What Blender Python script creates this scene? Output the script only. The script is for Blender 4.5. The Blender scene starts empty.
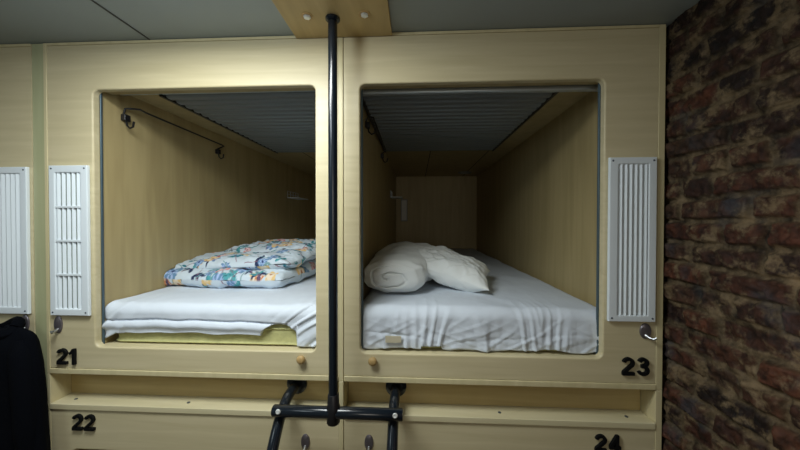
import bpy, bmesh, math, random
from mathutils import Vector, Matrix, noise
S = 0.8; CZ = 1.7                      # layout unit -> metres, and eye height
col = bpy.context.scene.collection
random.seed(7)
ORG = {}
def W(p): return Vector((p[0]*S, p[1]*S, p[2]*S + CZ))
FLOOR = -CZ/S

# ------------------------------------------------------------- materials
def newmat(name):
    m = bpy.data.materials.new(name); m.use_nodes = True
    nt = m.node_tree; return m, nt, nt.nodes['Principled BSDF'], nt.nodes, nt.links
def plain(name, rgb, rough=.5, metal=0, bump=0, bscale=60, spec=.5, var=0):
    m, nt, b, N, L = newmat(name)
    b.inputs['Base Color'].default_value = (*rgb, 1); b.inputs['Roughness'].default_value = rough
    b.inputs['Metallic'].default_value = metal; b.inputs['Specular IOR Level'].default_value = spec
    tc = N.new('ShaderNodeTexCoord'); nz = N.new('ShaderNodeTexNoise'); nz.inputs['Scale'].default_value = bscale
    nz.inputs['Detail'].default_value = 4
    L.new(tc.outputs['Object'], nz.inputs['Vector'])
    if var:
        mx = N.new('ShaderNodeMix'); mx.data_type = 'RGBA'
        mx.inputs[6].default_value = (*[c*(1-var) for c in rgb], 1); mx.inputs[7].default_value = (*[min(1, c*(1+var)) for c in rgb], 1)
        L.new(nz.outputs['Fac'], mx.inputs[0]); L.new(mx.outputs[2], b.inputs['Base Color'])
    if bump:
        bp = N.new('ShaderNodeBump'); bp.inputs['Strength'].default_value = bump; bp.inputs['Distance'].default_value = .004
        L.new(nz.outputs['Fac'], bp.inputs['Height']); L.new(bp.outputs['Normal'], b.inputs['Normal'])
    return m
def wood(name, lo, hi, axis='X', rough=.38, streak=1.0):
    m, nt, b, N, L = newmat(name)
    tc = N.new('ShaderNodeTexCoord'); mp = N.new('ShaderNodeMapping')
    sc = {'X': (1.3, 14, 22), 'Z': (14, 14, 1.1), 'Y': (14, 1.3, 22)}[axis]
    mp.inputs['Scale'].default_value = sc
    L.new(tc.outputs['Object'], mp.inputs['Vector'])
    n1 = N.new('ShaderNodeTexNoise'); n1.inputs['Scale'].default_value = 2.2*streak; n1.inputs['Detail'].default_value = 6; n1.inputs['Distortion'].default_value = .6
    L.new(mp.outputs[0], n1.inputs['Vector'])
    n2 = N.new('ShaderNodeTexNoise'); n2.inputs['Scale'].default_value = 1.6; n2.inputs['Detail'].default_value = 2
    L.new(tc.outputs['Object'], n2.inputs['Vector'])
    ad = N.new('ShaderNodeMath'); ad.operation = 'MULTIPLY_ADD'; ad.inputs[1].default_value = .6; 
    L.new(n1.outputs['Fac'], ad.inputs[0]); 
    m2 = N.new('ShaderNodeMath'); m2.operation = 'MULTIPLY'; m2.inputs[1].default_value = .4
    L.new(n2.outputs['Fac'], m2.inputs[0]); L.new(m2.outputs[0], ad.inputs[2])
    cr = N.new('ShaderNodeValToRGB'); cr.color_ramp.elements[0].position = .36; cr.color_ramp.elements[1].position = .64
    cr.color_ramp.elements[0].color = (*lo, 1); cr.color_ramp.elements[1].color = (*hi, 1)
    L.new(ad.outputs[0], cr.inputs[0]); L.new(cr.outputs[0], b.inputs['Base Color'])
    b.inputs['Roughness'].default_value = rough
    bp = N.new('ShaderNodeBump'); bp.inputs['Strength'].default_value = .03; bp.inputs['Distance'].default_value = .002
    L.new(n1.outputs['Fac'], bp.inputs['Height']); L.new(bp.outputs['Normal'], b.inputs['Normal'])
    return m
def attrmat(name, attr, rough=.8, bump=.25, bscale=220, sheen=0):
    m, nt, b, N, L = newmat(name)
    a = N.new('ShaderNodeAttribute'); a.attribute_name = attr
    L.new(a.outputs['Color'], b.inputs['Base Color']); b.inputs['Roughness'].default_value = rough
    b.inputs['Specular IOR Level'].default_value = .25
    tc = N.new('ShaderNodeTexCoord'); nz = N.new('ShaderNodeTexNoise'); nz.inputs['Scale'].default_value = bscale
    L.new(tc.outputs['Object'], nz.inputs['Vector'])
    bp = N.new('ShaderNodeBump'); bp.inputs['Strength'].default_value = bump; bp.inputs['Distance'].default_value = .0015
    L.new(nz.outputs['Fac'], bp.inputs['Height']); L.new(bp.outputs['Normal'], b.inputs['Normal'])
    return m
M = {}
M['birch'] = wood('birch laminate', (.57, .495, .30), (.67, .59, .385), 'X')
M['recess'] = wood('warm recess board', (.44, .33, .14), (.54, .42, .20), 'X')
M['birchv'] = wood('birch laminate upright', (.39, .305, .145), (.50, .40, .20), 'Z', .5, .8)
M['edge'] = wood('birch edging', (.58, .51, .29), (.68, .60, .37), 'Z')
M['greenstrip'] = wood('greenish filler strip', (.40, .41, .23), (.47, .48, .29), 'Z')
M['shelfwood'] = wood('birch shelf', (.58, .52, .31), (.70, .63, .42), 'X')
M['boardwood'] = wood('pine board', (.40, .29, .12), (.52, .38, .17), 'Y', .45)
M['rawwood'] = plain('beech knob', (.45, .30, .12), .5, var=.2, bscale=90)
M['white'] = plain('white plastic', (.76, .83, .88), .35, bump=.05)
M['ventback'] = plain('vent gauze', (.34, .38, .35), .8)
M['ventfill'] = plain('pale insect mesh', (.62, .66, .60), .8, bump=.3, bscale=300)
M['screw'] = plain('screw dark', (.12, .15, .2), .4, .8)
M['black'] = plain('black powder coat', (.006, .010, .016), .2, .0, bump=.05, spec=.6)
M['blackplastic'] = plain('black plastic', (.008, .008, .01), .35)
M['matteblack'] = plain('black foam', (.003, .0035, .004), .7, spec=.2)
M['steel'] = plain('bright steel', (.5, .52, .54), .32, 1)
M['pewter'] = plain('pewter plate', (.22, .20, .22), .35, .7, var=.2)
M['zinc'] = plain('zinc bolt', (.8, .82, .8), .35, .4)
M['shutter'] = plain('blue grey shutter', (.20, .225, .235), .4, .1)
M['rail'] = plain('blue grey rail', (.085, .13, .16), .4, .4)
M['bar'] = plain('aluminium bar', (.50, .56, .60), .3, .5)
M['ceil'] = plain('ceiling panel', (.30, .345, .355), .5, var=.06, bscale=3)
M['seam'] = plain('dark seam', (.05, .05, .045), .7)
M['wall'] = plain('painted plaster', (.45, .45, .42), .8, bump=.1, bscale=20)
M['floor'] = wood('floor boards', (.16, .12, .08), (.24, .18, .12), 'Y')
M['sheet'] = plain('white sheet', (.65, .71, .79), .85, bump=.12, bscale=350, spec=.2)
M['pillow'] = plain('white bed linen', (.78, .81, .80), .85, bump=.12, bscale=350, spec=.2)
M['mattress'] = plain('yellow mattress ticking', (.46, .45, .20), .8, bump=.2, bscale=60, var=.25)
M['tag'] = plain('beige care label', (.55, .50, .36), .8)
M['coat'] = plain('black wool', (.0016, .0022, .004), .95, bump=.3, bscale=160, spec=.08)
M['print'] = attrmat('floral cotton', 'print')
M['dim'] = plain('grey switch plastic', (.30, .32, .32), .5)
M['lens'] = plain('frosted lens', (.6, .6, .55), .4)

# ------------------------------------------------------------- builders
class MB:
    def __init__(s): s.v = []; s.f = []; s.attr = []
    def add(s, vs, fs):
        o = len(s.v); s.v += [tuple(v) for v in vs]; s.f += [tuple(i+o for i in f) for f in fs]; return s
    def box(s, x0, x1, y0, y1, z0, z1):
        return s.add([(x0,y0,z0),(x1,y0,z0),(x1,y1,z0),(x0,y1,z0),(x0,y0,z1),(x1,y0,z1),(x1,y1,z1),(x0,y1,z1)],
              [(0,3,2,1),(4,5,6,7),(0,1,5,4),(1,2,6,5),(2,3,7,6),(3,0,4,7)])
    def tube(s, path, r, n=14, caps=True, flat=1.0):
        P = [Vector(p) for p in path]; rs = r if isinstance(r, (list, tuple)) else [r]*len(P)
        t0 = (P[1]-P[0]).normalized(); up = Vector((0,0,1)) if abs(t0.z) < .9 else Vector((1,0,0))
        nx = t0.cross(up).normalized(); rings = []
        for i, p in enumerate(P):
            t = (P[min(i+1, len(P)-1)]-P[max(i-1, 0)]).normalized()
            nx = (nx - t*nx.dot(t)).normalized(); ny = t.cross(nx)
            rings.append([p + nx*math.cos(a)*rs[i] + ny*math.sin(a)*rs[i]*flat for a in [2*math.pi*k/n for k in range(n)]])
        vs = [v for r_ in rings for v in r_]; fs = []
        for i in range(len(P)-1):
            for k in range(n): fs.append((i*n+k, i*n+(k+1)%n, (i+1)*n+(k+1)%n, (i+1)*n+k))
        if caps: fs.append(tuple(range(n-1,-1,-1))); fs.append(tuple((len(P)-1)*n+k for k in range(n)))
        return s.add(vs, fs)
    def lathe(s, prof, origin, axis, n=24, sx=1, sy=1):          # prof: (radius, height)
        ax = Vector(axis).normalized(); u = ax.cross(Vector((0,0,1)) if abs(ax.z) < .9 else Vector((1,0,0))).normalized(); w = u.cross(ax)
        o = Vector(origin); vs = []; fs = []
        for r, h in prof:
            for k in range(n):
                a = 2*math.pi*k/n; vs.append(o + ax*h + u*math.cos(a)*r*sx + w*math.sin(a)*r*sy)
        for i in range(len(prof)-1):
            for k in range(n): fs.append((i*n+k, i*n+(k+1)%n, (i+1)*n+(k+1)%n, (i+1)*n+k))
        fs.append(tuple(range(n-1,-1,-1))); fs.append(tuple((len(prof)-1)*n+k for k in range(n)))
        return s.add(vs, fs)
    def grid(s, fn, nu, nv, wrap=False):
        vs = [fn(i/nu, j/nv) for j in range(nv+1) for i in range(nu+1)]; w = nu+1
        return s.add(vs, [(j*w+i, j*w+i+1, (j+1)*w+i+1, (j+1)*w+i) for j in range(nv) for i in range(nu)])
def obj(name, mb, mat, parent=None, bevel=0, smooth=False, merge=False, seg=2, attr=None, recalc=True, solid=0):
    pts = [W(v) for v in mb.v]
    if parent is None:
        xs = [p.x for p in pts]; ys = [p.y for p in pts]; zs = [p.z for p in pts]
        org = Vector(((min(xs)+max(xs))/2, (min(ys)+max(ys))/2, min(zs))); 
    else: org = ORG[parent.name]
    me = bpy.data.meshes.new(name); me.from_pydata([p-org for p in pts], [], mb.f)
    if attr:
        ca = me.color_attributes.new(attr[0], 'FLOAT_COLOR', 'POINT')
        for i, c in enumerate(attr[1]): ca.data[i].color = (*c, 1)
    bm = bmesh.new(); bm.from_mesh(me)
    if merge: bmesh.ops.remove_doubles(bm, verts=bm.verts, dist=1e-5)
    if recalc: bmesh.ops.recalc_face_normals(bm, faces=bm.faces)
    bm.to_mesh(me); bm.free()
    me.materials.append(M[mat] if isinstance(mat, str) else mat)
    o = bpy.data.objects.new(name, me); col.objects.link(o); ORG[o.name] = org
    if parent is None: o.location = org
    else: o.parent = parent
    if smooth:
        for p in me.polygons: p.use_smooth = True
        if len(me.polygons) < 4000: me.set_sharp_from_angle(angle=math.radians(42))
    if solid:
        sm = o.modifiers.new('solid', 'SOLIDIFY'); sm.thickness = solid*S; sm.offset = -1
    if bevel:
        bv = o.modifiers.new('bevel', 'BEVEL'); bv.width = bevel*S; bv.segments = seg; bv.limit_method = 'ANGLE'; bv.angle_limit = math.radians(40)
        for p in me.polygons: p.use_smooth = True
        wn = o.modifiers.new('wn', 'WEIGHTED_NORMAL'); wn.keep_sharp = True
    return o
def thing(name, at, label, cat, group=None):
    o = bpy.data.objects.new(name, None); o.empty_display_size = .05; o.location = W(at); col.objects.link(o)
    ORG[o.name] = W(at); o['label'] = label; o['category'] = cat
    if group: o['group'] = group
    return o
def tag(o, label, cat, group=None):
    o['label'] = label; o['category'] = cat
    if group: o['group'] = group
    return o
def struct(o): o['kind'] = 'structure'; return o
def fb(x, y, z, oct=3): return noise.fractal(Vector((x, y, z)), 1.0, 2.0, oct)
def ridge(x, y, z): return 1-abs(noise.noise(Vector((x, y, z))))*2

# panel with a rounded rectangular hole (front y0, back y1)
def rr(x0, x1, z0, z1, r, n):
    out = []
    for cx, cz, a0 in ((x1-r, z1-r, 0), (x0+r, z1-r, 90), (x0+r, z0+r, 180), (x1-r, z0+r, 270)):
        for k in range(n+1):
            a = math.radians(a0+90*k/n); out.append((cx+r*math.cos(a), cz+r*math.sin(a)))
    return out
def holed_panel(mb, ox0, ox1, oz0, oz1, hx0, hx1, hz0, hz1, r, y0, y1, rd=.006, n=8):
    outer = rr(ox0, ox1, oz0, oz1, 1e-4, n)
    loops = [([(x, y1, z) for x, z in outer]), ([(x, y0, z) for x, z in outer])]
    for k in range(5):                                   # rounded front arris of the opening
        a = math.pi/2*k/4; e = rd*(1-math.sin(a)); d = rd*(1-math.cos(a))
        loops.append([(x, y0+d, z) for x, z in rr(hx0-e, hx1+e, hz0-e, hz1+e, r+e, n)])
    loops.append([(x, y1, z) for x, z in rr(hx0, hx1, hz0, hz1, r, n)])
    m = len(outer); vs = [p for l in loops for p in l]; fs = []
    for i in range(len(loops)):
        j = (i+1) % len(loops)
        for k in range(m): fs.append((i*m+k, i*m+(k+1)%m, j*m+(k+1)%m, j*m+k))
    mb.add(vs, fs)

# ------------------------------------------------------------- room shell
ZT = .6965; ZB = -.603; LT = -.722; PY = 1.15; PT = .024; YB = 3.85
BX = .905
struct(obj('ceiling', MB().box(-3.2, 1.0, -2.0, 4.05, ZT+.001, ZT+.08), 'ceil'))
struct(obj('floor', MB().box(-3.2, 1.0, -2.0, 4.05, FLOOR-.08, FLOOR), 'floor'))
struct(obj('wall_left', MB().box(-3.28, -3.2, -2.0, 4.05, FLOOR, ZT), 'wall'))
struct(obj('wall_back', MB().box(-3.2, 1.0, -2.08, -2.0, FLOOR, ZT), 'wall'))
struct(obj('wall_front', MB().box(-3.2, 1.0, 3.97, 4.05, FLOOR, ZT), 'wall'))
struct(obj('trim_1', MB().box(-1.0245, -1.0185, -2.0, 1.149, ZT-.0015, ZT+.0005), 'seam'))
struct(obj('trim_2', MB().box(-2.2245, -2.2185, -2.0, 1.149, ZT-.0015, ZT+.0005), 'seam'))

# brick wall : relief and brick/mortar mask computed per vertex
def brick_wall():
    y0, y1, z0, z1 = -2.0, 4.0, FLOOR, ZT
    cp = .071; bl = .225; mj = .010
    rnd = {}
    def cell(y, z):
        yy = y + .006*fb(y*6, z*6, 3); zz = z + .007*fb(y*3, z*8, 9) + .010*noise.noise(Vector((y*2.3, z*.8, 1)))
        r = math.floor(zz/cp); fz = zz/cp-r
        L = bl if r % 2 else bl*.98
        off = (r % 2)*.11 + ((r*37) % 7)*.012
        c = math.floor((yy+off)/L); fy = (yy+off)/L-c
        split = (r*13+c*7) % 3 == 0
        if split: 
            if fy < .5: fy = fy*2; LL = L/2; cc = c*2
            else: fy = fy*2-1; LL = L/2; cc = c*2+1
        else: LL = L; cc = c*2
        d = min(min(fz, 1-fz)*cp, min(fy, 1-fy)*LL)
        key = (r, cc)
        if key not in rnd: rnd[key] = (random.random(), random.random(), random.random())
        return d, rnd[key]
    ys = []; y = .1
    ys = [-2 + 2.0*k/20 for k in range(20)] + [0+.45*k/30 for k in range(30)] + [.45+.76*k/300 for k in range(301)] + [1.3, 2, 3, 4.0]
    zf = [FLOOR + (-.9-FLOOR)*k/60 for k in range(60)] + [-.9+(ZT+.9)*k/420 for k in range(421)]
    vs = []; cs = []
    for z in zf:
        for y in ys:
            d, q = cell(y, z)
            rough = fb(y*28, z*28, 5, 4); j = mj*(.55+.8*abs(fb(y*9, z*9, 2)))
            t = max(0, min(1, (d-j*.5)/(.010))); t = t*t*(3-2*t)
            h = t*(.010+.008*q[0]) + .009*rough + .005*fb(y*9, z*9, 7)
            if q[1] > .84: h -= .014*t                      # spalled bricks
            vs.append((BX - h, y, z)); cs.append((t, q[0], q[2]))
    w = len(ys); fs = [(j*w+i, j*w+i+1, (j+1)*w+i+1, (j+1)*w+i) for j in range(len(zf)-1) for i in range(w-1)]
    mb = MB().add(vs, fs)
    m, nt, b, N, L = newmat('old brick')
    a = N.new('ShaderNodeAttribute'); a.attribute_name = 'mask'
    sep = N.new('ShaderNodeSeparateColor'); L.new(a.outputs['Color'], sep.inputs[0])
    tc = N.new('ShaderNodeTexCoord')
    n1 = N.new('ShaderNodeTexNoise'); n1.inputs['Scale'].default_value = 16; n1.inputs['Detail'].default_value = 8; n1.inputs['Roughness'].default_value = .7
    n2 = N.new('ShaderNodeTexNoise'); n2.inputs['Scale'].default_value = 46; n2.inputs['Detail'].default_value = 6
    n3 = N.new('ShaderNodeTexNoise'); n3.inputs['Scale'].default_value = 7; n3.inputs['Detail'].default_value = 5
    for n_ in (n1, n2, n3): L.new(tc.outputs['Object'], n_.inputs['Vector'])
    cr = N.new('ShaderNodeValToRGB'); e = cr.color_ramp.elements
    e[0].position = 0; e[0].color = (.014, .008, .007, 1); e[1].position = 1; e[1].color = (.075, .026, .014, 1)
    for p, c in ((.3, (.040, .017, .011, 1)), (.55, (.060, .021, .012, 1)), (.8, (.045, .026, .017, 1))): x = e.new(p); x.color = c
    L.new(sep.outputs[1], cr.inputs[0])
    mixn = N.new('ShaderNodeMix'); mixn.data_type = 'RGBA'; mixn.blend_type = 'MULTIPLY'; mixn.inputs[0].default_value = .9
    cr2 = N.new('ShaderNodeValToRGB'); cr2.color_ramp.elements[0].position = .35; cr2.color_ramp.elements[0].color = (.3,.3,.3,1); cr2.color_ramp.elements[1].position = .65; cr2.color_ramp.elements[1].color = (1.5,1.35,1.2,1)
    L.new(n2.outputs['Fac'], cr2.inputs[0]); L.new(cr.outputs[0], mixn.inputs[6]); L.new(cr2.outputs[0], mixn.inputs[7])
    # mortar colour and smears of it over the brick faces
    mc = N.new('ShaderNodeValToRGB'); mc.color_ramp.elements[0].position = .38; mc.color_ramp.elements[0].color = (.022, .015, .008, 1); mc.color_ramp.elements[1].position = .64; mc.color_ramp.elements[1].color = (.19, .135, .075, 1)
    L.new(n1.outputs['Fac'], mc.inputs[0])
    sm = N.new('ShaderNodeValToRGB'); sm.color_ramp.elements[0].position = .50; sm.color_ramp.elements[1].position = .60
    L.new(n1.outputs['Fac'], sm.inputs[0])
    sub = N.new('ShaderNodeMath'); sub.operation = 'MULTIPLY_ADD'; sub.inputs[1].default_value = -.85; sub.use_clamp = True
    L.new(sm.outputs[0], sub.inputs[0]); L.new(sep.outputs[0], sub.inputs[2])
    mx = N.new('ShaderNodeMix'); mx.data_type = 'RGBA'
    L.new(sub.outputs[0], mx.inputs[0]); L.new(mc.outputs[0], mx.inputs[6]); L.new(mixn.outputs[2], mx.inputs[7])
    # blue grey soot patches
    bl_ = N.new('ShaderNodeValToRGB'); bl_.color_ramp.elements[0].position = .56; bl_.color_ramp.elements[1].position = .68; bl_.color_ramp.elements[1].color = (.6, .6, .6, 1)
    L.new(n3.outputs['Fac'], bl_.inputs[0])
    mx2 = N.new('ShaderNodeMix'); mx2.data_type = 'RGBA'; mx2.inputs[7].default_value = (.035, .043, .055, 1)
    L.new(bl_.outputs[0], mx2.inputs[0]); L.new(mx.outputs[2], mx2.inputs[6]); L.new(mx2.outputs[2], b.inputs['Base Color'])
    b.inputs['Roughness'].default_value = .75; b.inputs['Specular IOR Level'].default_value = .3
    bp = N.new('ShaderNodeBump'); bp.inputs['Strength'].default_value = .9; bp.inputs['Distance'].default_value = .008
    L.new(n2.outputs['Fac'], bp.inputs['Height']); L.new(bp.outputs['Normal'], b.inputs['Normal'])
    struct(obj('wall_right', mb, m, smooth=True, attr=('mask', cs), recalc=False))
brick_wall()

# ------------------------------------------------------------- sleeping pods
def upper_pod(label, bx0, bx1, p0, p1, h0, h1, w0, w1, sh0, sh1, knobx=None, strip=False, numside=None):
    HT = .511; HB = -.4948; CEIL = .554
    t = thing('sleeping_pod', ((bx0+bx1)/2, 1.15, ZB), label, 'sleeping pod', 'upper sleeping pods in a row')
    mb = MB(); holed_panel(mb, p0, p1, ZB+.022, ZT-.012, h0, h1, HB, HT, .022, PY, PY+PT); obj('front_panel', mb, 'birch', t, smooth=False)
    obj('bottom_rail', MB().box(p0, p1, PY-.004, 1.235, ZB, ZB+.020), 'edge', t, bevel=.002)
    obj('top_rail', MB().box(p0, p1, PY-.003, PY+PT, ZT-.011, ZT-.0005), 'edge', t, bevel=.002)
    for a, b in ((bx0, p0-.0008), (p1+.0008, bx1)):
        if b-a < .006: continue
        obj('side_board', MB().box(a, b, PY-.002, YB+.04, ZB, ZT-.0005), 'edge', t, bevel=.0015)
    for a, b in ((w0-.02, w0), (w1, w1+.02)):
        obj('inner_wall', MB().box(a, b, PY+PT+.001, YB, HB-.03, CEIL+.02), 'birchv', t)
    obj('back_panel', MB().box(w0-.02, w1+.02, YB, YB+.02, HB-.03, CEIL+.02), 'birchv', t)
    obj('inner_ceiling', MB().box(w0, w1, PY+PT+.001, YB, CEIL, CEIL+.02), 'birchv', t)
    wd = w1-w0
    for q in (.36, .82):
        obj('ceiling_joint', MB().box(w0+wd*q, w0+wd*q+.006, 2.42, YB, CEIL-.001, CEIL), 'seam', t)
    obj('bed_base', MB().box(w0, w1, PY+PT+.001, YB, HB-.028, HB-.002), 'birch', t)
    # tambour shutter pushed up under the ceiling
    sp = .054; n = 20; y0 = 1.262; k = 8
    prof = []
    for i in range(n):
        for j in range(k):
            a = j/k; prof.append((y0+(i+a)*sp, .541-.014*min(1, 5*min(a, 1-a))-.003*math.sin(math.pi*a)))
    prof.append((y0+n*sp, .541)); m = len(prof)
    vs = [(sh0, y, z) for y, z in prof]+[(sh1, y, z) for y, z in prof]
    vs += [(sh0, y0+n*sp, .548), (sh1, y0+n*sp, .548), (sh0, y0, .548), (sh1, y0, .548)]
    fs = [(i, i+1, m+i+1, m+i) for i in range(m-1)] + [(m-1, 2*m, 2*m+1, 2*m-1), (2*m, 2*m+2, 2*m+3, 2*m+1), (2*m+2, 0, m, 2*m+3)]
    sc = obj('shutter_curtain', MB().add(vs, fs), 'shutter', t)
    obj('shutter_bar', MB().box(w0+.012, w1-.012, 1.232, 1.258, .507 if w0 > -.5 else .530, .530 if w0 > -.5 else .552), 'bar', sc, bevel=.006, seg=3)
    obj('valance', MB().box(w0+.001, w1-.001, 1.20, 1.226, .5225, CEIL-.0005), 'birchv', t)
    for a in ((sh0-.013, sh0), (sh1, sh1+.013)):
        obj('shutter_track', MB().box(a[0], a[1], 1.25, 2.345, .5215, .5535), 'blackplastic', t)
    for a, b in ((w0+.001, h0+.016), (h1-.016, w1-.001)):
        obj('guide_rail', MB().box(max(w0+.0005, h0-.004), h0+.006, PY+PT+.001, PY+PT+.010, HB, HT+.02) if a < (w0+w1)/2 else MB().box(h1-.006, h1+.006, PY+PT+.001, PY+PT+.010, HB, HT+.02), 'rail', t, bevel=.002)
    if knobx is not None:
        obj('knob', MB().lathe([(.006, 0), (.010, .002), (.015, .008), (.0165, .014), (.014, .020), (.008, .023)], (knobx, PY+.001, -.521), (0, -1, 0)), 'rawwood', t, smooth=True)
    if strip:
        obj('filler_strip', MB().box(bx0-.049, bx0-.001, PY+.001, PY+.05, FLOOR+.02, ZT-.001), 'greenstrip', t)
    return t
SUNIT = [-1.459, -.2720, -.2700, .881]
podL = upper_pod('pale wooden upper sleeping pod numbered 21, with floral duvet inside', -1.459, -.272, -1.445, -.290, -1.258, -.378, -1.2585, -.300, -1.060, -.330, knobx=-.431, strip=True)
podR = upper_pod('pale wooden upper sleeping pod numbered 23, beside the brick wall', -.2700, .881, -.2698, .858, -.2086, .674, -.2445, .745, -.225, .5635, knobx=-.160)
podF = upper_pod('partly visible sleeping pod at far left, behind the hanging black coat', -2.70, -1.509, -2.69, -1.512, -2.60, -1.76, -2.605, -1.75, -2.50, -1.85)

def lower_pod(label, bx0, bx1, p0, p1, h0, h1):
    t = thing('sleeping_pod', ((bx0+bx1)/2, 1.15, FLOOR), label, 'sleeping pod', 'lower sleeping pods in a row')
    zb = FLOOR+.10; ht = -.905; lip = LT-.022; hb = zb+.15
    mb = MB(); holed_panel(mb, p0, p1, zb, lip-.001, h0, h1, hb, ht, .022, PY, PY+PT); obj('front_panel', mb, 'birch', t)
    obj('step_shelf', MB().box(p0+.001, p1-.001, PY-.006, 1.245, lip, LT), 'shelfwood', t, bevel=.002)
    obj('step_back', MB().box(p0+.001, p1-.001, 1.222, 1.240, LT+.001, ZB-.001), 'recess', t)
    for q in ((.06, .47) if bx0 < -1 else (.52, .93)):
        obj('shelf_peg', MB().lathe([(.006, 0), (.006, .0015)], (p0+(p1-p0)*q, 1.18, LT), (0, 0, 1), 12), 'screw', t)
    for a, b in ((bx0, p0-.0008), (p1+.0008, bx1)):
        if b-a < .006: continue
        obj('side_board', MB().box(a, b, PY-.002, YB+.04, FLOOR, ZB-.0015), 'edge', t, bevel=.0015)
    obj('plinth', MB().box(p0, p1, PY+.03, PY+.06, FLOOR, zb-.001), 'birch', t)
    w0 = h0-.02; w1 = h1+.02; top = ht+.04
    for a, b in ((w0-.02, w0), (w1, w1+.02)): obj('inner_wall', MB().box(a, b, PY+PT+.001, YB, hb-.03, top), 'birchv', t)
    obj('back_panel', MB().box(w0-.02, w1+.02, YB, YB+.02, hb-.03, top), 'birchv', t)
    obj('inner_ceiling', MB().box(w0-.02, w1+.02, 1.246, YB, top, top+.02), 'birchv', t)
    obj('bed_base', MB().box(w0, w1, PY+PT+.001, YB, hb-.03, hb-.002), 'birch', t)
    return t
lower_pod('lower sleeping pod numbered 22, cut off by the bottom of the photo', -1.459, -.272, -1.445, -.290, -1.36, -.48)
lower_pod('lower sleeping pod numbered 24, cut off by the bottom of the photo', -.2700, .881, -.2698, .858, -.10, .60)
lower_pod('lower sleeping pod at far left, hidden behind the black coat', -2.70, -1.509, -2.69, -1.512, -2.60, -1.76)

# ------------------------------------------------------------- ventilation grilles
def vent(label, x0, x1, z0, z1, s0, s1, sz0, sz1, ribs, cross=0, back='ventback', rw=.011, flip=1):
    y = PY-.014
    t = thing('ventilation_grille', ((x0+x1)/2, PY, z0), label, 'grille', 'white ventilation grilles screwed to the pod fronts')
    mb = MB(); holed_panel(mb, x0, x1, z0, z1, s0, s1, sz0, sz1, .003, y, PY-.0005, rd=.005, n=4); obj('frame', mb, 'white', t, bevel=.003)
    obj('backing', MB().box(s0, s1, PY-.003, PY-.0008, sz0, sz1), back, t)
    n = ribs; pitch = (s1-s0)/n
    for i in range(n):
        cx = s0+pitch*(i+.5); 
        mb = MB(); dx = rw*.5*flip; o3 = .003*flip
        mb.add([(cx-dx, y+.002, sz0), (cx-dx+o3, y+.001, sz0), (cx+dx, PY-.005, sz0), (cx+dx-o3, PY-.004, sz0),
                (cx-dx, y+.002, sz1), (cx-dx+o3, y+.001, sz1), (cx+dx, PY-.005, sz1), (cx+dx-o3, PY-.004, sz1)],
               [(0,3,2,1),(4,5,6,7),(0,1,5,4),(1,2,6,5),(2,3,7,6),(3,0,4,7)])
        obj('louvre', mb, 'white', t)
    for i in range(cross):
        z = sz1-(sz1-sz0)*(i+1)/(cross+1)
        obj('crossbar', MB().box(s0, s1, y+.0005, y+.007, z-.0045, z+.0045), 'white', t, bevel=.0015)
    for x in (x0+.011, x1-.011):
        for z in (z0+.012, z1-.012):
            obj('screw', MB().lathe([(.0038, 0), (.0034, .0012), (.002, .0018)], (x, y+.0005, z), (0,-1,0), 10), 'screw', t)
vent('white louvred grille at far left edge above the black coat', -1.70, -1.521, -.366, .212, -1.672, -1.550, -.338, .185, 6, 0, 'ventback', .016)
vent('white grille with three crossbars above the number 21', -1.4275, -1.270, -.369, .216, -1.402, -1.300, -.342, .187, 5, 3, 'ventback', .0085)
vent('white louvred grille above the number 23, right of the bedding', .686, .847, -.356, .227, .717, .819, -.333, .202, 6, 0, 'ventback', .0125, -1)

# ------------------------------------------------------------- numbers
def ribbon(mb, pts, w, y0, y1):
    P = [Vector((p[0], p[1])) for p in pts]; A = []; B = []
    for i, p in enumerate(P):
        d0 = (P[i]-P[i-1]).normalized() if i else (P[1]-P[0]).normalized()
        d1 = (P[i+1]-P[i]).normalized() if i < len(P)-1 else d0
        n0 = Vector((-d0.y, d0.x)); n1 = Vector((-d1.y, d1.x)); m = (n0+n1).normalized(); k = min(1.6, 1/max(.5, m.dot(n0)))
        A.append(p+m*w/2*k); B.append(p-m*w/2*k)
    n = len(P); vs = [(a.x, y0, a.y) for a in A]+[(b.x, y0, b.y) for b in B]+[(a.x, y1, a.y) for a in A]+[(b.x, y1, b.y) for b in B]
    fs = []
    for i in range(n-1):
        fs += [(i, i+1, n+i+1, n+i), (2*n+i, 3*n+i, 3*n+i+1, 2*n+i+1), (i, 2*n+i, 2*n+i+1, i+1), (n+i, n+i+1, 3*n+i+1, 3*n+i)]
    fs += [(0, n, 3*n, 2*n), (n-1, 3*n-1, 4*n-1, 2*n-1)]
    mb.add(vs, fs)
def arc(cx, cz, rx, rz, a0, a1, n=14): return [(cx+rx*math.cos(math.radians(a0+(a1-a0)*k/n)), cz+rz*math.sin(math.radians(a0+(a1-a0)*k/n))) for k in range(n+1)]
GL = {'1': ([[(.02, .70), (.16, .76), (.27, .93)], [(.30, 0), (.30, 1)]], .40),
      '2': ([arc(.31, .70, .225, .215, 172, -38) + [(.10, .20), (.07, .09)], [(.0, .09), (.62, .09)]], .62),
      '3': ([arc(.30, .725, .20, .19, 165, -90), arc(.30, .29, .225, .21, 90, -165), [(.20, .52), (.33, .52)]], .60),
      '4': ([[(.42, 0), (.42, 1)], [(.40, .93), (.07, .32)], [(.0, .27), (.60, .27)]], .60)}
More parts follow.
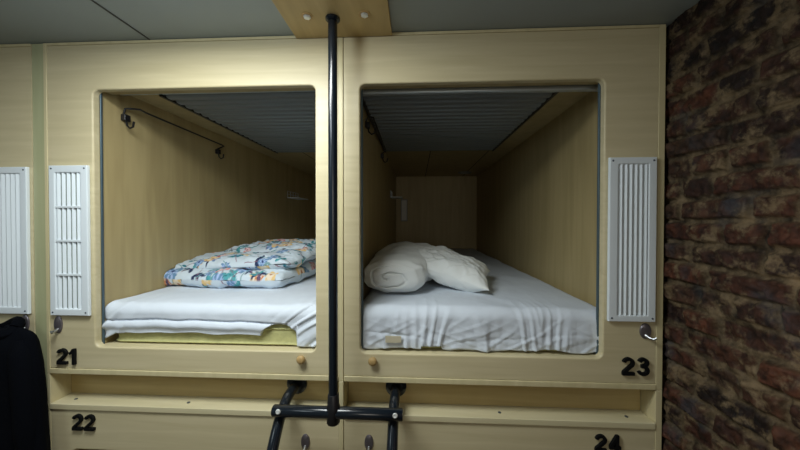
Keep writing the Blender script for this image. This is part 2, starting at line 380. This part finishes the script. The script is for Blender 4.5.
def number(txt, cx, cz, h, label):
    t = thing('pod_number', (cx, PY, cz-h/2), label, 'number', None)
    kx = h*1.05; gap = .15*kx
    tot = sum(GL[c][1] for c in txt)*kx+gap*(len(txt)-1); x = cx-tot/2+.002
    for c in txt:
        mb = MB()
        for i, st in enumerate(GL[c][0]):
            ribbon(mb, [(x+p[0]*kx, cz-h/2+p[1]*h) for p in st], .172*h, PY-.0095-i*.0002, PY-.0004)
        obj('digit', mb, 'matteblack', t); x += GL[c][1]*kx+gap
number('21', -1.374, -.533, .062, 'black raised number 21 under the grille with crossbars')
number('22', -1.306, -.792, .062, 'black raised number 22 below the left step shelf')
number('23', .784, -.519, .064, 'black raised number 23 at the lower right of the upper pod')
number('24', .690, -.800, .062, 'black raised number 24 below the right step shelf')

# ------------------------------------------------------------- coat hooks
def hook(x, z, label, lean=0, w=.017, hgt=.034):
    t = thing('coat_hook', (x, PY, z-hgt), label, 'hook', 'oval coat hooks on the pod fronts')
    obj('backplate', MB().lathe([(1, 0), (1, .003), (.9, .0055), (.3, .0065)], (x, PY-.0002, z), (0,-1,0), 28, sx=w, sy=hgt), 'pewter', t, smooth=True)
    zz = z-hgt*.55
    obj('peg', MB().tube([(x, PY-.004, zz), (x+lean*.2, PY-.016, zz-.004), (x+lean*.6, PY-.026, zz-.006), (x+lean, PY-.030, zz)], [.007, .005, .0045, .005], 12), 'steel', t, smooth=True)
hook(-1.5474, -.405, 'oval coat hook holding the black coat at far left')
hook(-1.4082, -.408, 'oval coat hook with chrome peg between grille and number 21', .006)
hook(.8207, -.392, 'oval coat hook with chrome peg between right grille and number 23', .018, w=.02, hgt=.028)
hook(-.418, -.838, 'coat hook on lower pod 22 behind the left ladder tube', 0, hgt=.03)
hook(-.175, -.832, 'coat hook on lower pod 24 beside the right ladder tube', 0, hgt=.03)

# ------------------------------------------------------------- ceiling board and ladder
t = thing('mounting_board', (-.27, 1.0, .678), 'brown wooden board fixed to the ceiling, holding the black pole', 'board')
obj('board', MB().box(-.447, -.088, .55, 1.146, .682, ZT), 'boardwood', t, bevel=.002)
for x in (-.362, -.170):
    b = obj('bolt_cup', MB().lathe([(.019, 0), (.019, .003), (.014, .003), (.013, .0005)], (x, 1.022, .682), (0,0,-1), 24), 'rawwood', t, smooth=False)
    obj('bolt', MB().lathe([(.0125, 0), (.0125, .005), (.009, .0075), (.004, .008)], (x, 1.022, .6815), (0,0,-1), 6), 'zinc', b)
t = thing('ladder', (-.275, .8, FLOOR), 'black tubular ladder with tall centre pole rising to the ceiling board', 'ladder')
XL, XR = -.476, -.077; TR = .0185
def bez(p0, p1, p2, p3, n=14):
    out = []
    for i in range(n+1):
        a = i/n; out.append(tuple((1-a)**3*p0[k]+3*(1-a)**2*a*p1[k]+3*(1-a)*a*a*p2[k]+a**3*p3[k] for k in range(3)))
    return out
for x in (XL, XR):
    path = [(x, 1.219, -.652), (x, 1.15, -.652)] + bez((x, 1.13, -.654), (x, 1.085, -.662), (x, 1.04, -.70), (x, .995, -.77)) + [(x, .945, -.90), (x, .86, -1.2), (x, .72, -1.7), (x, .62, FLOOR+.012)]
    r = obj('upright', MB().tube(path, TR, 20), 'black', t, smooth=True, bevel=0)
    obj('wall_flange', MB().lathe([(.038, 0), (.041, .002), (.041, .009), (.034, .012), (.022, .014)], (x, 1.2215, -.652), (0,-1,0), 32), 'black', t, smooth=True)
    obj('foot_cap', MB().tube([(x, .625, FLOOR+.035), (x, .618, FLOOR+.001)], .024, 16), 'blackplastic', t, smooth=True)
for z, y in ((-1.05, .89), (-1.38, .803), (-1.72, .715)):
    obj('rung', MB().tube([(XL, y, z), (XR, y, z)], .017, 16), 'black', t, smooth=True)
BYY = 1.036; BZ = -.6520
obj('crossbar', MB().tube([(XL-.014, BYY, BZ), (XL-.011, BYY, BZ), (XR+.031, BYY, BZ), (XR+.034, BYY, BZ)], [.017, .0195, .0195, .017], 24), 'black', t, smooth=True)
for x in (XL+.006, XR+.003):
    obj('screw_cap', MB().lathe([(.0085, 0), (.0085, .002), (.006, .0035), (.003, .0025)], (x+.006, BYY-.0182, BZ+.008), (0,-1,.15), 16), 'zinc', t)
obj('pole', MB().tube([(-.280, BYY, -.60), (-.280, BYY, .681)], .0155, 24), 'black', t, smooth=True)
obj('pole_sleeve', MB().tube([(-.280, BYY, -.688), (-.280, BYY, -.684), (-.280, BYY, -.630), (-.280, BYY, -.625), (-.280, BYY, -.590), (-.280, BYY, -.587)], [.020, .0225, .0225, .020, .019, .0165], 24), 'blackplastic', t, smooth=True)
obj('pole_flange', MB().lathe([(.024, 0), (.024, .006), (.018, .012)], (-.280, BYY, .6815), (0,0,-1), 24), 'black', t, smooth=True)

# ------------------------------------------------------------- hanging rails inside the pods
def hang_rail(label, xw, side, ya, yb, za, zb, off):
    t = thing('hanging_rail', (xw, (ya+yb)/2, min(za, zb)-.06), label, 'rail', 'black wire hanging rails inside the pods')
    x = xw+side*off
    r = .0042
    path = [(xw+side*.003, ya-.01, za-.028), (xw+side*.012, ya-.01, za-.002), (xw+side*.02, ya-.004, za), (x, ya+.02, za+.004), (x, ya+.05, za), (x, yb-.02, zb), (x, yb, zb-.002), (xw+side*.004, yb+.004, zb-.02)]
    obj('rod', MB().tube(path, r, 10), 'blackplastic', t, smooth=True)
    for y, z in ((ya-.008, za-.05), (yb, zb-.045)):
        p = obj('clamp', MB().box(xw+side*.001, xw+side*.022, y-.014, y+.014, z-.006, z+.022), 'blackplastic', t, bevel=.003)
        obj('hook_arm', MB().tube([(xw+side*.012, y, z), (xw+side*.018, y, z-.025), (xw+side*.030, y, z-.036), (xw+side*.044, y, z-.030), (xw+side*.048, y, z-.008)], .0042, 8), 'blackplastic', p, smooth=True)
hang_rail('black wire hanging rail with hooks on left wall of pod 21', -1.2585, 1, 1.285, 1.90, .485, .475, .05)
hang_rail('black wire hanging rail with hooks in the dark corner of pod 23', -.2445, 1, 1.50, 2.15, .505, .49, .035)

def ledge(label, xw, y0, y1, z):
    t = thing('corner_ledge', (xw, y0, z-.01), label, 'shelf', None)
    obj('ledge_plate', MB().box(xw+.001, xw+.115, y0, y1, z-.008, z), 'white', t, bevel=.002)
    rk = MB()
    for k in range(5): rk.tube([(xw+.004, y0+(y1-y0)*k/4, z), (xw+.004, y0+(y1-y0)*k/4, z+.06)], .002, 6)
    for zz in (.03, .06): rk.tube([(xw+.004, y0, z+zz), (xw+.004, y1, z+zz)], .002, 6)
    obj('wire_back', rk, 'white', t)
ledge('small white wire-backed ledge on left wall of pod 21', -1.2585, 2.98, 3.25, .235)
ledge('small white ledge deep in the left corner of pod 23', -.2445, 2.95, 3.15, .235)
t = thing('upright_strip', (-.15, YB, .0), 'narrow grey upright strip on the back wall of pod 23', 'strip')
obj('strip_body', MB().box(-.185, -.105, YB-.03, YB-.001, .0, .27), 'dim', t, bevel=.005)
obj('strip_cover', MB().box(-.177, -.113, YB-.034, YB-.0302, .012, .258), 'lens', t, bevel=.002)
t = thing('downlight', (.55, 3.6, .54), 'small round unlit downlight on the inner ceiling of pod 23', 'light')
obj('ring', MB().lathe([(.075, 0), (.075, .006), (.055, .010), (.054, .004)], (.55, 3.55, .5535), (0,0,-1), 28), 'dim', t, smooth=False)
obj('lens', MB().lathe([(.053, 0), (.05, .006), (.03, .009), (.01, .010)], (.55, 3.55, .5535), (0,0,-1), 28), 'lens', t, smooth=True)

# ------------------------------------------------------------- mattresses and sheets
HB = -.4948
def bed(side, x0, x1, label, mlabel):
    yF = 1.184; yE = YB-.03; top = -.335
    m = thing('mattress', ((x0+x1)/2, 2.2, HB), mlabel, 'mattress', None)
    mb = MB()
    def body(u, v):
        a = u*2*math.pi; 
        return (0, 0, 0)
    xa, xb = x0+.014, x1-.014
    def ring(z, e): return [(x, y, z) for x, y in rr(xa-e, xb+e, yF+.012-e, yE, .05, 6)]
    prof = [(HB+.001, -.012), (HB+.004, -.002), (HB+.008, .002), (HB+.012, -.002), (HB+.018, -.004), (HB+.045, -.001), (HB+.062, -.003), (HB+.068, .002), (HB+.074, -.003), (HB+.12, -.005), (top-.022, -.008), (top-.010, -.02)]
    rings = [ring(z, e) for z, e in prof]; n = len(rings[0]); vs = [p for r in rings for p in r]; fs = []
    for i in range(len(rings)-1):
        for k in range(n): fs.append((i*n+k, i*n+(k+1)%n, (i+1)*n+(k+1)%n, (i+1)*n+k))
    fs.append(tuple(range(n-1,-1,-1))); fs.append(tuple((len(rings)-1)*n+k for k in range(n)))
    obj('mattress_body', mb.add(vs, fs), 'mattress', m, smooth=True)
    # fitted sheet : path from the far end over the top, round the front edge and down
    NU, NV = 300, 230
    R = .038
    def hem(x):
        if side == 'L':
            u = (x-x0)/(x1-x0)
            h = -.448 + .006*fb(x*6, 2, 1)
            a = (x+.535)/.075                      # arch that bares the mattress
            if abs(a) < 1: h += .045*math.sqrt(1-a*a)
            if x > -.46: h = -.486
            if x < x0+.05: h = -.475+ (x-x0)*.5
            return h
        return -.484 + .008*fb(x*9, 5, 1) + (.012 if .02 < x < .10 else 0)
    def sh(u, v):
        x = x0+.004+(x1-x0-.008)*u; hz = hem(x)
        Ltop = yE-(yF+R); Larc = R*math.pi/2; Ld = (top-R)-hz; 
        # v allotment : 45% top, 10% arc, 40% drop, 5% tuck
        if v < .45:
            q = v/.45; q = 1-(1-q)**1.7; y = yE-Ltop*q; z = top; n = (0, 0, 1); s = 0
        elif v < .55:
            a = (v-.45)/.10*math.pi/2; y = yF+R-R*math.sin(a); z = top-R+R*math.cos(a); n = (0, -math.sin(a), math.cos(a)); s = a/1.57
        elif v < .96:
            q = (v-.55)/.41; y = yF; z = top-R-Ld*q; n = (0, -1, 0); s = 1
        else:
            q = (v-.96)/.04; y = yF+.016*q; z = hz+.003*q; n = (0, 0, -1); s = 0; 
        zz = z
        w = 0
        # broad softness + creases on top
        w += .006*fb(x*3, y*3, 4)+.0018*fb(x*12, y*9, 8)
        if side == 'R': w += .003*max(0, ridge(x*7+y*4, y*1.2, 3)-.7)
        f = math.exp(-((y-yF)/.14)**2) if s == 0 else 1
        if v < .96:
            if side == 'L':
                fan = max(0, (x-(-.62))/.32); 
                g = ridge((x*.7+z*1.2*(.4+fan))*24, z*2, 2)
                w += f*(.003*fb(x*8, z*10, 1) + .016*min(1, fan)*max(0, g-.25))
                q_ = max(0, 1-(x-x0)/.16); w += f*.012*q_*max(0, ridge((x-z*.8)*15, z*4, 12)-.3)
                if s == 1 or True:
                    # long soft crease with a bulging hem band below it
                    cz = -.402 + .006*math.sin(x*5)+.004*fb(x*7, 0, 2)
                    dz = z-cz
                    if x < -.50 and v > .55: w += -.010*math.exp(-(dz/.005)**2) + .008*math.exp(-((dz+.02)/.014)**2)
            else:
                d = max(0, min(1, (top-z)/.12))
                w += f*(.009*d*fb(x*11, z*5, 6) + (.003+.011*d)*max(0, ridge(x*12+z*7*noise.noise(Vector((x*4, 0, 9))), z*2.5, 5)-.4))
                w += f*.006*d*max(0, ridge(x*9-z*16, z*7, 15)-.45)+f*.004*d*max(0, ridge(x*7+z*18, z*5, 25)-.5)
                if v > .55: w -= .006*max(0, noise.noise(Vector((x*5, 3, 7)))+.25)*math.exp(-((z+.44+.014*math.sin(x*8)+.008*fb(x*9, 1, 1))/.008)**2)
        # corner rounding near the sides
        ex = min(u, 1-u)*(x1-x0); cxr = max(0, 1-ex/(.016 if side == 'L' else .05))
        if side == 'L': cxr *= .3
        y2 = y + (cxr**2*.045 if s or v > .5 else 0); z2 = zz - (cxr**2*.028 if v <= .56 else 0)
        return (x, y2+n[1]*w, z2+n[2]*w)
    o = obj('fitted_sheet', MB().grid(sh, NU, NV), 'sheet', m, smooth=True, recalc=False, solid=.003)
    o['label'] = label
    for p in o.data.polygons: pass
    return m
bl = bed('L', -1.2575, -.304, 'white sheet rucked up along the front edge', 'yellow mattress under a white sheet in pod 21')
br = bed('R', -.238, .740, 'white sheet with draped creases over the front edge', 'mattress covered by a draped white sheet in pod 23')
obj('care_label', MB().box(-.115, -.055, 1.166, 1.169, -.460, -.435), 'tag', br)

# ------------------------------------------------------------- floral duvet
motifs = []
for i in range(430):
    k = random.choice('oyypbblllltttnn')
    motifs.append((random.uniform(-.75, .75), random.uniform(-.75, .95), random.uniform(.022, .050), k, random.uniform(0, 6.28)))
BASEC = (.60, .69, .77)
PAL = dict(o=((.62, .22, .08), (.12, .03, .03)), y=((.78, .55, .25), (.45, .16, .06)), b=((.14, .27, .45), (.03, .06, .20)), l=((.06, .26, .33), (.02, .10, .16)), t=((.09, .36, .40), (.04, .15, .2)), n=((.03, .05, .12), (.02, .03, .08)), p=((.70, .30, .30), (.35, .06, .10)))
def printcol(x, y):
    c = BASEC
    for mx, my, r, k, a in motifs:
        dx, dy = x-mx, y-my
        if dx*dx+dy*dy > r*r*1.6: continue
        d = math.hypot(dx, dy); th = math.atan2(dy, dx)-a; A, B = PAL[k]
        if k in 'oyp':
            pr = r*(.62+.38*abs(math.cos(th*2.5)))
            if d < pr: c = A if d > r*.62 else tuple(min(1, A[i]*.5+.42) for i in range(3))
            if d < r*.22: c = B
        elif k == 'b':
            pr = r*(.75+.25*abs(math.cos(th*4)))
            if d < pr: c = A if (d > r*.5) == (math.cos(th*8) > -.3) else (.40, .52, .78)
            if d < r*.2: c = B
        else:
            for j in (0, 1, 2):
                aa = a+(j-1)*.9; lx = math.cos(aa)*r*.6; ly = math.sin(aa)*r*.6
                ex, ey = dx-lx, dy-ly; p_ = ex*math.cos(aa)+ey*math.sin(aa); q_ = -ex*math.sin(aa)+ey*math.cos(aa)
                if (p_/(r*.55))**2+(q_/(r*.20))**2 < 1: c = B if abs(q_) < r*.035 else A
            if abs(-dx*math.sin(a)+dy*math.cos(a)) < .0018 and d < r*1.2: c = (.25, .12, .18)
    # thin curling stems
    s = noise.noise(Vector((x*7, y*7, 3.3)))
    if abs(s) < .016: c = (.20, .35, .38) if noise.noise(Vector((x*3, y*3, 8))) > 0 else c
    return c
def slab(mb, c, ax, ay, az, n=6, ex=.45, nu=150, nv=110, wr=None, floor=None, pinch=0, cols=None, uvo=(0, 0), uvs=1):
    """padded cloth body: half axes ax, ay, thickness half axis az; wr(u,v,side) extra swelling"""
    c = Vector(c); ax = Vector(ax); ay = Vector(ay); az = Vector(az)
    lx, ly = ax.length, ay.length
    for side in (1, -1):
        vs = []
        for j in range(nv+1):
            for i in range(nu+1):
                u = math.sin((i/nu-.5)*math.pi*.999)*.5 + (i/nu*2-1)*.5; v = math.sin((j/nv-.5)*math.pi*.999)*.5 + (j/nv*2-1)*.5
                f = max(0, (1-abs(u)**n)*(1-abs(v)**n))**ex
                ru, rv = u, v
                if pinch: ru = u*(1-pinch*(1-v*v)*abs(u)); rv = v*(1-pinch*(1-u*u)*abs(v))
                else:                                   # round the corners of the footprint
                    k = 1-.06*(u*u*v*v); ru, rv = u*k, v*k
                wv = wr(u, v, side) if wr else 0
                p = c+ax*ru+ay*rv+az*(side*f)+az.normalized()*side*wv*min(1, f*2)+az.normalized()*(wv*.5)*(1-min(1, f*2))
                if floor is not None and p.z < floor: p.z = floor+(.0005 if side < 0 else .002)
                p.x = max(p.x, -1.256 if c.x < -.6 else -.243)
                vs.append(tuple(p))
                if cols is not None: cols.append(printcol(u*lx*uvs+uvo[0]+(0 if side > 0 else .5), v*ly*uvs+uvo[1]+f*.0))
        w = nu+1
        fs = [(j*w+i, j*w+i+1, (j+1)*w+i+1, (j+1)*w+i) if side > 0 else (j*w+i, (j+1)*w+i, (j+1)*w+i+1, j*w+i+1) for j in range(nv) for i in range(nu)]
        mb.add(vs, fs)
TOPZ = -.332
mb = MB(); cols = []
def w1(u, v, s): return .012*fb(u*2.5, v*2.5, 1+s)+.006*fb(u*7, v*7, 5)+.010*max(0, ridge(u*2.2+v*1.1, v*2, 4)-.6)
def w2(u, v, s): return .014*fb(u*2.2, v*2.2, 11+s)+.006*fb(u*7, v*6, 15)-.012*max(0, ridge(u*1.6-v*2.1, v*1.4, 14)-.75)
# bottom fold, middle fold, top fold
slab(mb, (-.955, 1.775, -.287), (.35, -.02, 0), (.02, .325, 0), (0, 0, .045), n=10, ex=.47, wr=w1, floor=TOPZ, cols=cols, uvo=(.1, .2))
slab(mb, (-.935, 1.835, -.212), (.35, -.03, .020), (.03, .32, .022), (-.01, -.01, .040), n=8, ex=.5, wr=w2, cols=cols, uvo=(-.3, -.2), nu=240, nv=190)
slab(mb, (-.87, 1.98, -.172), (.27, -.02, .010), (.02, .22, .012), (0, 0, .036), n=5, ex=.55, wr=w1, cols=cols, uvo=(.35, -.45), nu=160, nv=120)
tag(obj('folded_duvet', mb, 'print', smooth=True, attr=('print', cols), recalc=False), 'folded white duvet with blue and orange flower print in pod 21', 'duvet')

# ------------------------------------------------------------- white duvet and pillow
def roll():
    mb = MB(); c0 = Vector((-.095, 1.385, -.252)); nU, nL = 120, 60
    def sect(a, t):
        # squashed section that grows and slumps to the rear
        rx = .135+.03*math.sin(t*2.2); rz = .072+.030*min(1, t*1.6)
        ca, sa = math.cos(a), math.sin(a)
        x = rx*math.copysign(abs(ca)**.8, ca); z = rz*math.copysign(abs(sa)**.8, sa)
        return x, z
    vs = []; fs = []
    for j in range(nL+1):
        t = j/nL
        for i in range(nU):
            a = 2*math.pi*i/nU; x, z = sect(a, t)
            endf = math.sqrt(max(0, 1-((t-.06)/.06)**2)) if t < .06 else (math.sqrt(max(0, 1-((t-.85)/.15)**2)) if t > .85 else 1)
            sc = .84+.16*endf if t < .5 else .3+.7*endf
            w = .016*fb(x*9, t*5, z*9)+.016*max(0, ridge(a*1.3+t*4, t*2.5, 1)-.45)-.010*max(0, ridge(a*.9-t*6, t*2, 8)-.6)
            p = c0+Vector((x*sc*(1+w*6)+.07*t, t*.52, z*sc*(1+w*5)+ (.035*t)))
            p.x = max(p.x, -.240); p.z = max(p.z, TOPZ+.001)
            vs.append(tuple(p))
    for j in range(nL):
        for i in range(nU): fs.append((j*nU+i, j*nU+(i+1)%nU, (j+1)*nU+(i+1)%nU, (j+1)*nU+i))
    fs.append(tuple(nL*nU+i for i in range(nU)))
    # front cap with the spiral of rolled cloth
    K = 30; base = len(vs); ring0 = vs[:nU]; cen = c0+Vector((-.035, -.0, .0))
    for k in range(1, K):
        q = k/K
        for i in range(nU):
            a = 2*math.pi*i/nU; p = Vector(ring0[i])*(1-q)+cen*q
            rr_ = 1-q; sp = (rr_*1.75 + a/(2*math.pi) + .12*noise.noise(Vector((math.cos(a)*1.5, math.sin(a)*1.5, rr_*2))) + .1) % 1.0
            gro = math.exp(-((min(sp, 1-sp))/.10)**2)*(1 if rr_ < .97 else 0)*(.45+.55*(.5+.5*math.cos(a-2.6)))*min(1, (1-rr_)*5)
            bul = math.sqrt(max(0, 1-rr_**3))*.030
            p.y -= bul-.020*gro; p.z = max(p.z, TOPZ+.001)
            vs.append(tuple(p))
    vs.append(tuple(cen+Vector((0, .02, 0)))); ce = len(vs)-1
    idx = lambda k, i: (i % nU) if k == 0 else base+(k-1)*nU+(i % nU)
    for k in range(K-1):
        for i in range(nU): fs.append((idx(k, i+1), idx(k, i), idx(k+1, i), idx(k+1, i+1)))
    for i in range(nU): fs.append((idx(K-1, i+1), idx(K-1, i), ce))
    mb.add(vs, fs); return mb
tag(obj('rolled_duvet', roll(), 'pillow', smooth=True), 'white duvet rolled up against the left wall of pod 23', 'duvet')
mb = MB()
def wp(u, v, s): return .013*fb(u*2, v*2, 21)+.013*max(0, ridge(u*1.4+v*1.6, v*1.2, 24)-.45)-.010*max(0, ridge(u*2.1-v*2, v*2.4, 29)-.6)+.004*max(0, ridge(u*3.2+v*2.4, v*1.5-u, 34)-.55)
slab(mb, (.170, 1.64, -.236), (.205, -.055, -.060), (.05, .20, .012), (.02, 0, .066), n=2.6, ex=.55, nu=130, nv=110, wr=wp, floor=TOPZ, pinch=.10)
tag(obj('pillow', mb, 'pillow', smooth=True, recalc=False), 'plump white pillow leaning on the rolled white duvet in pod 23', 'pillow')

# ------------------------------------------------------------- black coat
t = thing('hanging_coat', (-1.58, 1.09, -1.6), 'black coat hanging from a hook at the far left', 'coat')
def body(u, v):
    a = 2*math.pi*u; z = -.405-1.15*v
    tt = v*1.15
    hw = .035+.095*min(1, tt/.03)**.6+.018*min(1, tt/.14)+.075*tt**.9 if tt > 0 else .03
    hd = .020+.030*min(1, tt/.06)+.02*tt
    f = 1+.10*math.sin(a*5+z*3)*min(1, tt*4)+.08*fb(math.cos(a)*2, math.sin(a)*2, z*2)
    cx = -1.575-.0*tt; 
    return (cx+hw*math.cos(a)*(1+(f-1)*.3), min(1.146, 1.092+hd*math.sin(a)*f), z+.012*math.cos(a*2))
obj('coat_body', MB().grid(body, 90, 90), 'coat', t, smooth=True, recalc=False)
for s in (-1, 1):
    pts = []; rs = []
    for k in range(24):
        q = k/23; pts.append((-1.575+s*(.105+.055*q+.01*math.sin(q*5)), 1.075-.008*math.sin(q*4), -.445-.72*q)); rs.append(.036*(1-.2*q)+.004*fb(q*6, s, 2))
    rs[0] = .018; rs[1] = .03
    obj('sleeve', MB().tube(pts, rs, 18), 'coat', t, smooth=True)
cp_ = [(-1.575+.060*math.cos(a), 1.095+.030*math.sin(a), -.405+.016*math.sin(a*2)) for a in [2*math.pi*k/28 for k in range(29)]]
obj('collar', MB().tube(cp_, .017, 10, flat=1.3), 'coat', t, smooth=True)
obj('hanging_loop', MB().tube([(-1.56, 1.11, -.42), (-1.556, 1.105, -.402), (-1.5474, 1.103, -.396+.0), (-1.538, 1.105, -.402), (-1.535, 1.11, -.42)], .003, 8), 'coat', t, smooth=True)

# ------------------------------------------------------------- lights
def area(name, loc, size, energy, color, rot=(0, 0, 0), sy=None):
    l = bpy.data.lights.new(name, 'AREA'); l.energy = energy; l.color = color; l.size = size
    if sy: l.shape = 'RECTANGLE'; l.size_y = sy
    o = bpy.data.objects.new(name, l); o.location = W(loc); o.rotation_euler = [math.radians(r) for r in rot]; col.objects.link(o)
    return o
area('ceiling_lamp', (-.66, .58, .672), .55, 12.0, (.96, 1.0, .97), sy=.26)
area('corridor_fill', (-1.9, -.5, .66), .5, 4.5, (.85, .97, 1.0))  # unseen weak fill added for the brick and general level, no actual fitting
area('interior_fill', (.45, -1.9, .2), .6, 4.0, (1, .93, .8), (90, 0, 0))  # fill light added behind the camera to lift the deep pod interiors
pl = bpy.data.lights.new('front_top_fill', 'POINT'); pl.energy = 4.8; pl.color = (.82, .93, 1); pl.shadow_soft_size = .07  # added point light, brightens the top of the pod fronts and the ceiling
po = bpy.data.objects.new('front_top_fill', pl); po.location = W((-.68, .38, .56)); col.objects.link(po)
sl = bpy.data.lights.new('brick_fill', 'SPOT'); sl.energy = 26; sl.color = (1, .88, .74); sl.spot_size = math.radians(116); sl.spot_blend = 1; sl.shadow_soft_size = .05  # added out-of-frame spot that brightens the nearer brick and fades towards the pod
so = bpy.data.objects.new('brick_fill', sl); so.location = W((.28, .08, -.25)); so.rotation_euler = (0, math.radians(-90), 0); col.objects.link(so)
w = bpy.data.worlds.new('World'); bpy.context.scene.world = w; w.use_nodes = True
w.node_tree.nodes['Background'].inputs[0].default_value = (.6, .75, .8, 1); w.node_tree.nodes['Background'].inputs[1].default_value = .02

# ------------------------------------------------------------- camera
F = 310.0; yaw, pit, roll_ = [math.radians(a) for a in (2.931, .686, .0458)]
cy, sy, cpt, spt, cr_, sr_ = math.cos(yaw), math.sin(yaw), math.cos(pit), math.sin(pit), math.cos(roll_), math.sin(roll_)
f = Vector((-sy*cpt, cy*cpt, -spt)); r = Vector((cy, sy, 0)); u = Vector((-sy*spt, cy*spt, cpt))
R3 = r*cr_+u*sr_; U3 = u*cr_-r*sr_
cam = bpy.data.cameras.new('camera'); cam.lens = 36*F/800; cam.sensor_width = 36; cam.clip_start = .01
co = bpy.data.objects.new('camera', cam); col.objects.link(co)
mw = Matrix.Identity(4)
for i in range(3): mw[i][0] = R3[i]; mw[i][1] = U3[i]; mw[i][2] = -f[i]; mw[i][3] = W((0, 0, 0))[i]
co.matrix_world = mw
sc = bpy.context.scene; sc.camera = co
sc.view_settings.view_transform = 'Standard'; sc.view_settings.look = 'None'; sc.view_settings.exposure = 0
sc.cycles.max_bounces = 8; sc.cycles.diffuse_bounces = 5
